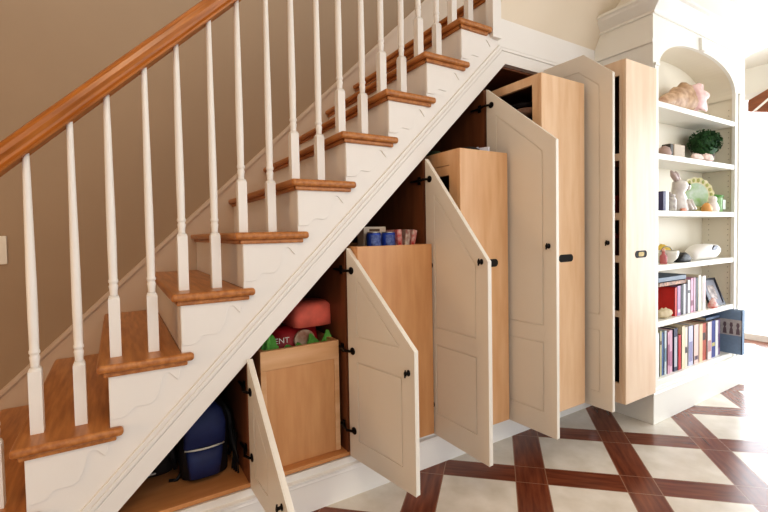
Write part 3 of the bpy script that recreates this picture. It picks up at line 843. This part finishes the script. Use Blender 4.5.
# second shelf
z0 = SZ[1]
t = thing('trinket_box', 'small grey box with a dark end on the second shelf\'s left', 'box', (2.93, -.23, z0))
bx('box_body', simple('grey beige card', (188, 172, 152), .6), t, 2.885, 3.022, -.255, -.20, z0, z0 + .085, bevel=.006)
bx('dark_end', simple('dark card', (70, 66, 60), .6), t, 2.846, 2.8855, -.252, -.203, z0, z0 + .082, bevel=.005)
t = obj('stone', (lambda b: (loft(b, [(z0, 2.80, -.24, .034, .028, .9), (z0 + .02, 2.80, -.24, .044, .034, .9), (z0 + .05, 2.80, -.24, .034, .026, .9), (z0 + .062, 2.80, -.24, .012, .01, 1)], 18, .05), b)[1])(B()), simple('rose grey stone', (176, 150, 140), .7, var=.15), smooth=True)
tag(t, 'rounded rose grey stone beside the small grey box on the second shelf', 'stone')
t = thing('potted_plant', 'dark green bushy topiary plant in a small dark pot on the second shelf', 'plant', (3.40, -.19, z0))
bm = B(); lathe(bm, [(.035, 0), (.04, .004), (.05, .055), (.053, .06), (.046, .061), (.044, .05), (.004, .048)], (3.425, -.205, z0), 20)
obj('pot', bm, simple('dark pot', (74, 56, 48), .6), t, smooth=True)
bm = B()
for i in range(1100):
    a = random.uniform(0, 2 * PI); ph = math.acos(random.uniform(-1, 1)); r = random.uniform(.7, 1.0)
    p = Vector((3.42 + .150 * r * math.sin(ph) * math.cos(a), -.205 + .085 * r * math.sin(ph) * math.sin(a), z0 + .148 + .085 * r * math.cos(ph)))
    d = Vector((random.gauss(0, 1), random.gauss(0, 1), random.gauss(0, 1))).normalized(); e = d.orthogonal().normalized()
    v = [bm.verts.new(p + d * sx * .011 + e * sy * .006) for sx, sy in ((-1, 0), (0, -1), (1, 0), (0, 1))]
    bm.faces.new(v)
loft(bm, [(z0 + .05, 3.42, -.205, .03, .03, 1), (z0 + .09, 3.42, -.205, .10, .055, 1), (z0 + .15, 3.42, -.205, .122, .066, 1), (z0 + .20, 3.42, -.205, .085, .05, 1), (z0 + .22, 3.42, -.205, .02, .02, 1)], 18)
obj('foliage', bm, mat('topiary green', (28, 62, 30), .7, col2=(54, 100, 48), scale=50), t)
def lump(name, x0, x1, y, z, h, m, lab, cat, grp=None, seg=26):
    bm = B(); R = []
    for i in range(11):
        s = i / 10; x = x0 + (x1 - x0) * s
        r = h * .5 * math.sin(PI * (.08 + .84 * s)) ** .5 * (1 + .22 * math.sin(s * 21))
        R.append([(x, y + r * .8 * math.cos(a) * (1 + .15 * math.sin(4 * a)), z + h * .5 + r * math.sin(a) * (1 + .12 * math.cos(5 * a))) for a in [2 * PI * k / seg for k in range(seg)]])
    rings(bm, R)
    return tag(obj(name, bm, m, smooth=True), lab, cat, grp)
pk = simple('coral white', (232, 206, 196), .6, var=.1, scale=30)
lump('seashell', 3.09, 3.22, -.265, z0, .042, pk, 'pale pink coral shell in front of the potted plant, the left one', 'shell', 'small shells on the second shelf')
lump('seashell', 3.235, 3.36, -.265, z0, .052, pk, 'pale pink knobbly shell in front of the potted plant, the right one', 'shell', 'small shells on the second shelf')

# third shelf
z0 = SZ[2]
t = thing('small_box', 'narrow dark blue and white box at the left end of the third shelf', 'box', (2.78, -.24, z0))
bx('box_body', simple('white card', (226, 234, 240), .5), t, 2.772, 2.808, -.262, -.215, z0, z0 + .118, bevel=.002)
bx('dark_side', simple('indigo card', (66, 62, 98), .5), t, 2.742, 2.7725, -.262, -.215, z0, z0 + .115, bevel=.002)
t = thing('glass_jar', 'small clear patterned jar left of the white rabbit figurine', 'jar', (2.88, -.24, z0))
bm = B(); lathe(bm, [(.030, 0), (.036, .005), (.036, .07), (.028, .082), (.028, .088)], (2.862, -.24, z0), 18)
obj('jar_body', bm, mat('speckled glass', (206, 200, 190), .25, col2=(160, 150, 146), scale=60), t, smooth=True)
bm = B(); lathe(bm, [(.030, .0875), (.030, .098), (.012, .104), (.008, .115), (.002, .117)], (2.862, -.24, z0), 18)
obj('lid', bm, simple('pewter', (180, 172, 166), .4, metal=.3), t, smooth=True)
t = thing('rabbit_figurine', 'white sitting rabbit figurine with upright ears on the third shelf', 'figurine', (3.0, -.24, z0))
bm = B()
loft(bm, [(z0, 3.0, -.235, .055, .04, .9), (z0 + .012, 3.0, -.235, .072, .046, .9), (z0 + .05, 3.0, -.232, .074, .046, 1), (z0 + .09, 2.99, -.232, .056, .04, 1), (z0 + .115, 2.98, -.235, .040, .032, 1), (z0 + .135, 2.985, -.24, .050, .038, 1), (z0 + .16, 2.99, -.243, .054, .04, 1), (z0 + .182, 2.985, -.24, .042, .034, 1), (z0 + .195, 2.98, -.24, .016, .014, 1)], 24)
tube(bm, [(3.02, -.255, z0 + .152), (3.045, -.262, z0 + .148), (3.058, -.265, z0 + .145)], [.026, .02, .008], 10)      # muzzle
for s in (-1, 1): tube(bm, [(3.03 + .02 * s, -.268, z0 + .07), (3.045 + .02 * s, -.28, z0 + .03), (3.06 + .02 * s, -.285, z0 + .012)], [.016, .013, .012], 10)   # paws
body = obj('body', bm, mat('glazed white', (226, 220, 212), .35, col2=(202, 192, 184), scale=26), t, smooth=True)
for x0_, x1_, y_ in ((2.968, 2.885, -.238), (2.99, 2.945, -.235)):
    bm = B(); tube(bm, [(x0_, y_, z0 + .178), ((x0_ * 2 + x1_) / 3, y_, z0 + .2), ((x0_ + x1_ * 2) / 3, y_, z0 + .222), (x1_, y_, z0 + .243)], [.010, .015, .016, .005], 10)
    obj('ear', bm, simple('rose grey glaze', (186, 166, 160), .4), t, smooth=True)
bm = B(); lathe(bm, [(.004, -.004), (.005, 0), (.003, .004)], (3.02, -.281, z0 + .165), 8); obj('eye', bm, M['black'], t)
bm = B(); loft(bm, [(z0, 2.965, -.272, .030, .012, 1), (z0 + .012, 2.965, -.272, .032, .013, 1), (z0 + .018, 2.965, -.272, .02, .009, 1)], 16); obj('coral_patch', bm, simple('coral glaze', (222, 150, 120), .4), t, smooth=True)
# plate leaning on the back
t = thing('decorative_plate', 'round plate with yellow and green scalloped rim leaning behind the rabbit figurine', 'plate', (3.40, -.16, z0))
def disc(bm, cx, cz, y, r0, r1, n=48, sc=0.0, t_=.006, tilt=.0):
    R = []
    for r, dy in ((r0, 0), (r1, -.008)):
        R.append([(cx + r * (1 + (sc * math.sin(16 * a) if r == r1 else 0)) * math.cos(a), y + dy + (z_ * .12 if (z_ := r * math.sin(a)) else 0), cz + r * (1 + (sc * math.sin(16 * a) if r == r1 else 0)) * math.sin(a)) for a in [2 * PI * k / n for k in range(n)]])
    R2 = [[(p[0], p[1] + t_, p[2]) for p in r] for r in R]
    rings(bm, [R[0], R[1], R2[1], R2[0]], cap=False)
    if r0 > 0:
        V = [bm.verts.new(p) for p in R[0]]; bm.faces.new(V)
turn = Matrix.Translation((3.40, -.168, 0)) @ Matrix.Rotation(math.radians(-27), 4, 'Z') @ Matrix.Translation((-3.27, .15, 0))
bm = B(); disc(bm, 3.27, z0 + .122, -.150, .078, .118, 96, .03); bmesh.ops.transform(bm, matrix=turn, verts=bm.verts); obj('plate_rim', bm, mat('plate rim glaze', (214, 206, 140), .35, col2=(236, 226, 196), scale=30), t, smooth=False)
bm = B(); rings(bm, [[(3.27 + .080 * math.cos(a), y_ + .080 * math.sin(a) * .12, z0 + .122 + .080 * math.sin(a)) for a in [2 * PI * k / 40 for k in range(40)]] for y_ in (-.1525, -.147)])
bmesh.ops.transform(bm, matrix=turn, verts=bm.verts); obj('plate_well', bm, mat('plate picture', (150, 186, 120), .35, col2=(206, 214, 206), scale=16), t)
bm = B()
for k in range(18):
    a = 2 * PI * k / 18; cx, cz = 3.27 + .099 * math.cos(a), z0 + .122 + .099 * math.sin(a)
    rings(bm, [[(cx + .009 * math.cos(b), -.1568 + d + .099 * math.sin(a) * .12, cz + .013 * math.sin(b)) for b in [2 * PI * j / 8 for j in range(8)]] for d in (0, .004)])
bmesh.ops.transform(bm, matrix=turn, verts=bm.verts); obj('rim_pattern', bm, mat('rim leaf green', (146, 160, 84), .4, col2=(196, 176, 90), scale=20), t)
bm = B()
loft(bm, [(z0, 3.335, -.25, .034, .026, .9), (z0 + .02, 3.335, -.25, .038, .028, .9), (z0 + .045, 3.33, -.25, .028, .022, 1), (z0 + .06, 3.328, -.25, .008, .008, 1)], 18)
tag(obj('orange_ornament', bm, simple('orange glaze', (226, 166, 96), .4, var=.15), smooth=True), 'small orange ornament in front of the decorative plate', 'ornament')
bm = B()
loft(bm, [(z0, 3.425, -.25, .042, .03, .9), (z0 + .025, 3.425, -.25, .046, .032, .9), (z0 + .055, 3.422, -.25, .034, .026, 1), (z0 + .068, 3.42, -.25, .022, .02, 1), (z0 + .085, 3.42, -.25, .027, .024, 1), (z0 + .102, 3.42, -.25, .020, .018, 1), (z0 + .108, 3.42, -.25, .006, .006, 1)], 20)
tag(obj('angel_figurine', bm, simple('white porcelain', (240, 232, 224), .35, var=.04), smooth=True), 'small white figurine standing between the plate and the green jar', 'figurine')
t = thing('green_jar', 'green lidded glass jar at the right end of the third shelf', 'jar', (3.56, -.2, z0))
bm = B(); lathe(bm, [(.055, 0), (.062, .006), (.064, .05), (.064, .098), (.058, .106)], (3.548, -.195, z0), 22)
obj('jar_body', bm, mat('green glass', (126, 172, 108), .25, col2=(152, 190, 132), scale=20), t, smooth=True)
bm = B(); lathe(bm, [(.067, .105), (.067, .112), (.050, .120), (.018, .126), (.010, .132), (.014, .145), (.004, .150)], (3.548, -.195, z0), 22)
obj('lid', bm, simple('leaf green glass', (86, 150, 66), .3), t, smooth=True)
bx('jar_label', simple('pale label', (214, 226, 214), .5), t, 3.545, 3.585, -.262, -.256, z0 + .02, z0 + .085)

# fourth shelf
z0 = SZ[3]
t = thing('small_bottle', 'small rose red bottle at the left end of the fourth shelf', 'bottle', (2.77, -.25, z0))
bm = B(); lathe(bm, [(.016, 0), (.019, .004), (.019, .045), (.009, .058), (.008, .075)], (2.772, -.25, z0), 14); obj('bottle_body', bm, simple('rose red glass', (186, 104, 104), .35), t, smooth=True)
bm = B(); lathe(bm, [(.009, .074), (.009, .088), (.006, .09)], (2.772, -.25, z0), 14); obj('cap', bm, simple('pink plastic', (214, 164, 150), .4), t)
t = thing('glass_bowl', 'pale glass candy bowl with yellow sweets on the fourth shelf', 'bowl', (2.86, -.22, z0))
bm = B(); lathe(bm, [(.030, 0), (.034, .004), (.056, .03), (.064, .06), (.062, .075), (.058, .075), (.05, .03), (.006, .012)], (2.862, -.225, z0), 22)
obj('bowl', bm, simple('frosted glass', (216, 212, 200), .3), t, smooth=True)
bm = B(); tube(bm, [(2.862 + .064 * math.cos(a), -.225, z0 + .07 + .028 * math.sin(a)) for a in [PI * k / 10 for k in range(11)]], .003, 6)
obj('handle', bm, simple('grey wire', (90, 88, 86), .4, metal=.5), t, smooth=True)
lump('duster', 2.895, 3.0, -.17, z0, .1, simple('yellow cloth', (228, 196, 92), .7, var=.2, scale=20), 'crumpled yellow cloth behind the black pouch on the fourth shelf', 'cloth')
bm = B(); loft(bm, [(z0, 3.0, -.245, .075, .032, .6), (z0 + .02, 3.0, -.245, .082, .036, .6), (z0 + .04, 3.01, -.245, .055, .03, .7), (z0 + .056, 3.02, -.245, .02, .014, .9)], 22, .03)
tag(obj('glasses_case', bm, simple('black leather', (24, 24, 28), .5, var=.2), smooth=True), 'soft black glasses case in the middle of the fourth shelf', 'case')
t = thing('phone_cradle', 'white rounded appliance with a dark oval top grip on the fourth shelf', 'appliance', (3.38, -.23, z0))
bm = B(); R = []
for i in range(15):
    s = i / 14; x = 3.155 + .36 * s
    hgt = .028 + .075 * math.sin(PI * min(1, .10 + .75 * s)) ** .9 if s < .86 else .09 - (s - .86) * .3
    wd = .022 + .045 * math.sin(PI * (.08 + .8 * s))
    zc = z0 + max(.0, (s - .72) * .10)
    R.append([(x + .02 * (1 - b) * 0, -.225 + wd * sup(a, .75)[0], zc + hgt * .5 + hgt * .5 * sup(a, .75)[1]) for a, b in [(2 * PI * k / 24, 0) for k in range(24)]])
rings(bm, R); obj('shell', bm, simple('white abs', (238, 234, 228), .35), t, smooth=True)
bm = B(); R = []
for y_, k_ in ((-.2925, 1), (-.270, 1)):
    R.append([(3.35 + .04 * math.cos(a) * k_, y_, z0 + .075 + .014 * math.sin(a) * k_ + .008 * math.cos(a)) for a in [2 * PI * k / 20 for k in range(20)]])
rings(bm, R); obj('grip', bm, simple('navy grip', (56, 58, 76), .4), t)
t = thing('remote_control', 'long black remote control lying at the right end of the fourth shelf', 'remote', (3.58, -.18, z0))
bx('remote_body', simple('black plastic', (34, 33, 36), .45), t, 3.47, 3.625, -.185, -.14, z0, z0 + .022, bevel=.005)
bm = B()
for i in range(6):
    for j in range(2): lathe(bm, [(.005, .0215), (.005, .025), (.003, .026)], (3.49 + i * .023, -.174 + j * .022, z0), 8)
obj('buttons', bm, simple('grey rubber', (88, 88, 90), .6), t)

# upper book shelf: frame, small figurine, beige cloth
z0 = SZ[4]
t = thing('photo_frame', 'black edged photo frame leaning at the right end of the upper book shelf', 'picture frame', (3.5, -.2, z0))
mt = Matrix.Translation((3.488, -.262, z0 + .002)) @ Matrix.Rotation(-.12, 4, 'Z') @ Matrix.Rotation(-.36, 4, 'X')
def fbox(nm, m, *a, bevel=0):
    bm = B(); box(bm, *a); bmesh.ops.transform(bm, matrix=mt, verts=bm.verts); obj(nm, bm, m, t, bevel=bevel)
fw, fh = .17, .19
bm = B()
for a in ((-fw / 2, fw / 2, 0, .014, 0, .014), (-fw / 2, fw / 2, 0, .014, fh - .014, fh), (-fw / 2, -fw / 2 + .014, 0, .014, .014, fh - .014), (fw / 2 - .014, fw / 2, 0, .014, .014, fh - .014)): box(bm, *a)
bmesh.ops.transform(bm, matrix=mt, verts=bm.verts); obj('frame', bm, simple('black lacquer', (40, 40, 52), .35), t)
fbox('mat_board', simple('grey mat', (150, 152, 164), .6), -fw / 2 + .013, fw / 2 - .013, .006, .012, .013, fh - .013)
fbox('photo', mat('photo print', (70, 56, 58), .4, col2=(206, 190, 184), scale=30), -.038, .038, .0045, .007, .045, .14)
bm = B(); loft(bm, [(z0, 3.372, -.272, .036, .022, .8), (z0 + .018, 3.372, -.272, .04, .024, .8), (z0 + .035, 3.370, -.272, .024, .018, 1), (z0 + .05, 3.372, -.272, .02, .016, 1), (z0 + .062, 3.372, -.272, .008, .007, 1)], 18)
tag(obj('figurine', bm, mat('red white glaze', (216, 96, 84), .4, col2=(240, 220, 212), scale=40), smooth=True), 'little red and white figurine in front of the photo frame', 'figurine')
lump('cloth_roll', 2.70, 2.845, -.255, z0, .055, simple('beige cloth', (206, 190, 158), .8, var=.1), 'rolled beige cloth lying in front of the red book', 'cloth')

# ------------------------------------------------------------------ right end
bm = B(); box(bm, 3.786, 3.815, -.285, -.25, 0, 2.25); o = struct('trim_4', bm, M['white'])
bm = B(); box(bm, 3.7995, 3.811, -.292, -.284, .40, .47)
obj('strike_plate', bm, M['bronze'], o)
t = thing('valance', 'brown wooden valance with a white stripe above the bright window at right', 'valance', (XE - .05, 0, 2.12))
bm = B(); prism(bm, [(.118, 2.175), (-.05, 2.125), (-.6, 2.10), (-.6, 2.40), (-.05, 2.355), (.118, 2.275)], YZ, XE - .10, XE - .012)
obj('board', bm, simple('dark brown wood', (132, 74, 40), .5, var=.2, stretch=(4, 1, 6), scale=6), t, bevel=.004)
bm = B(); prism(bm, [(.085, 2.165), (.055, 2.165), (-.06, 2.265), (-.06, 2.29)], YZ, XE - .104, XE - .099)
obj('stripe', bm, M['white'], t)

# ------------------------------------------------------------------ light
wd = bpy.data.worlds.new('sky'); bpy.context.scene.world = wd; wd.use_nodes = True
bgn = wd.node_tree.nodes['Background']; bgn.inputs[0].default_value = (.90, .95, 1.0, 1); bgn.inputs[1].default_value = 1.35
def area(name, loc, target, size, size_y, energy, col):
    l = bpy.data.lights.new(name, 'AREA'); l.shape = 'RECTANGLE'; l.size = size; l.size_y = size_y; l.energy = energy; l.color = col
    o = bpy.data.objects.new(name, l); C.objects.link(o); o.location = loc
    o.rotation_euler = (Vector(target) - Vector(loc)).to_track_quat('-Z', 'Y').to_euler()
    return o
area('daylight', (5.9, -1.0, 1.3), (2.2, -.8, .8), 4.0, 3.0, 215, (.88, .94, 1.0))
area('cool_fill_right', (3.6, -3.6, 1.7), (2.6, 0, 1.0), 2.4, 1.8, 22, (.94, .97, 1.0))  # unseen cool fill added in front of the pull-outs and bookcase
area('warm_fill_left', (.2, -1.8, 2.5), (.3, 0, .6), .8, .8, 14, (1.0, .80, .60))  # unseen warm fill added above the left drawers
area('lower_wall_fill', (-1.9, -.6, .9), (.1, 1.07, .9), .5, .7, 10, (1.0, .66, .38))  # orange fill put in to brighten the lower tan wall
area('stairwell_fill', (-.4, .5, 3.9), (.2, .6, .5), .6, .6, 9, (1.0, .85, .7))  # unseen fill added high in the closed stairwell

# ------------------------------------------------------------------ camera
cam = bpy.data.cameras.new('camera'); co = bpy.data.objects.new('camera', cam); C.objects.link(co)
F_, CX, CY = 423.597, 366.5, 246.66
yaw, pit, rol = .5336, .0319, -.0190
fw_ = Vector((math.sin(yaw) * math.cos(pit), math.cos(yaw) * math.cos(pit), -math.sin(pit)))
r0 = Vector((math.cos(yaw), -math.sin(yaw), 0)); u0 = r0.cross(fw_)
r = r0 * math.cos(rol) + u0 * math.sin(rol); u = -r0 * math.sin(rol) + u0 * math.cos(rol)
co.matrix_world = Matrix(((r.x, u.x, -fw_.x, 0), (r.y, u.y, -fw_.y, -1.5061), (r.z, u.z, -fw_.z, 1.0991), (0, 0, 0, 1)))
cam.sensor_fit = 'HORIZONTAL'; cam.sensor_width = 36; cam.lens = F_ / 768 * 36
cam.shift_x = (384 - CX) / 768; cam.shift_y = (CY - 256) / 768
cam.clip_start = .02
sc_ = bpy.context.scene
sc_.camera = co
sc_.view_settings.view_transform = 'Standard'
sc_.view_settings.look = 'None'
try:
    sc_.view_settings.look = 'Medium High Contrast'
except TypeError:
    pass
sc_.view_settings.exposure = -0.1
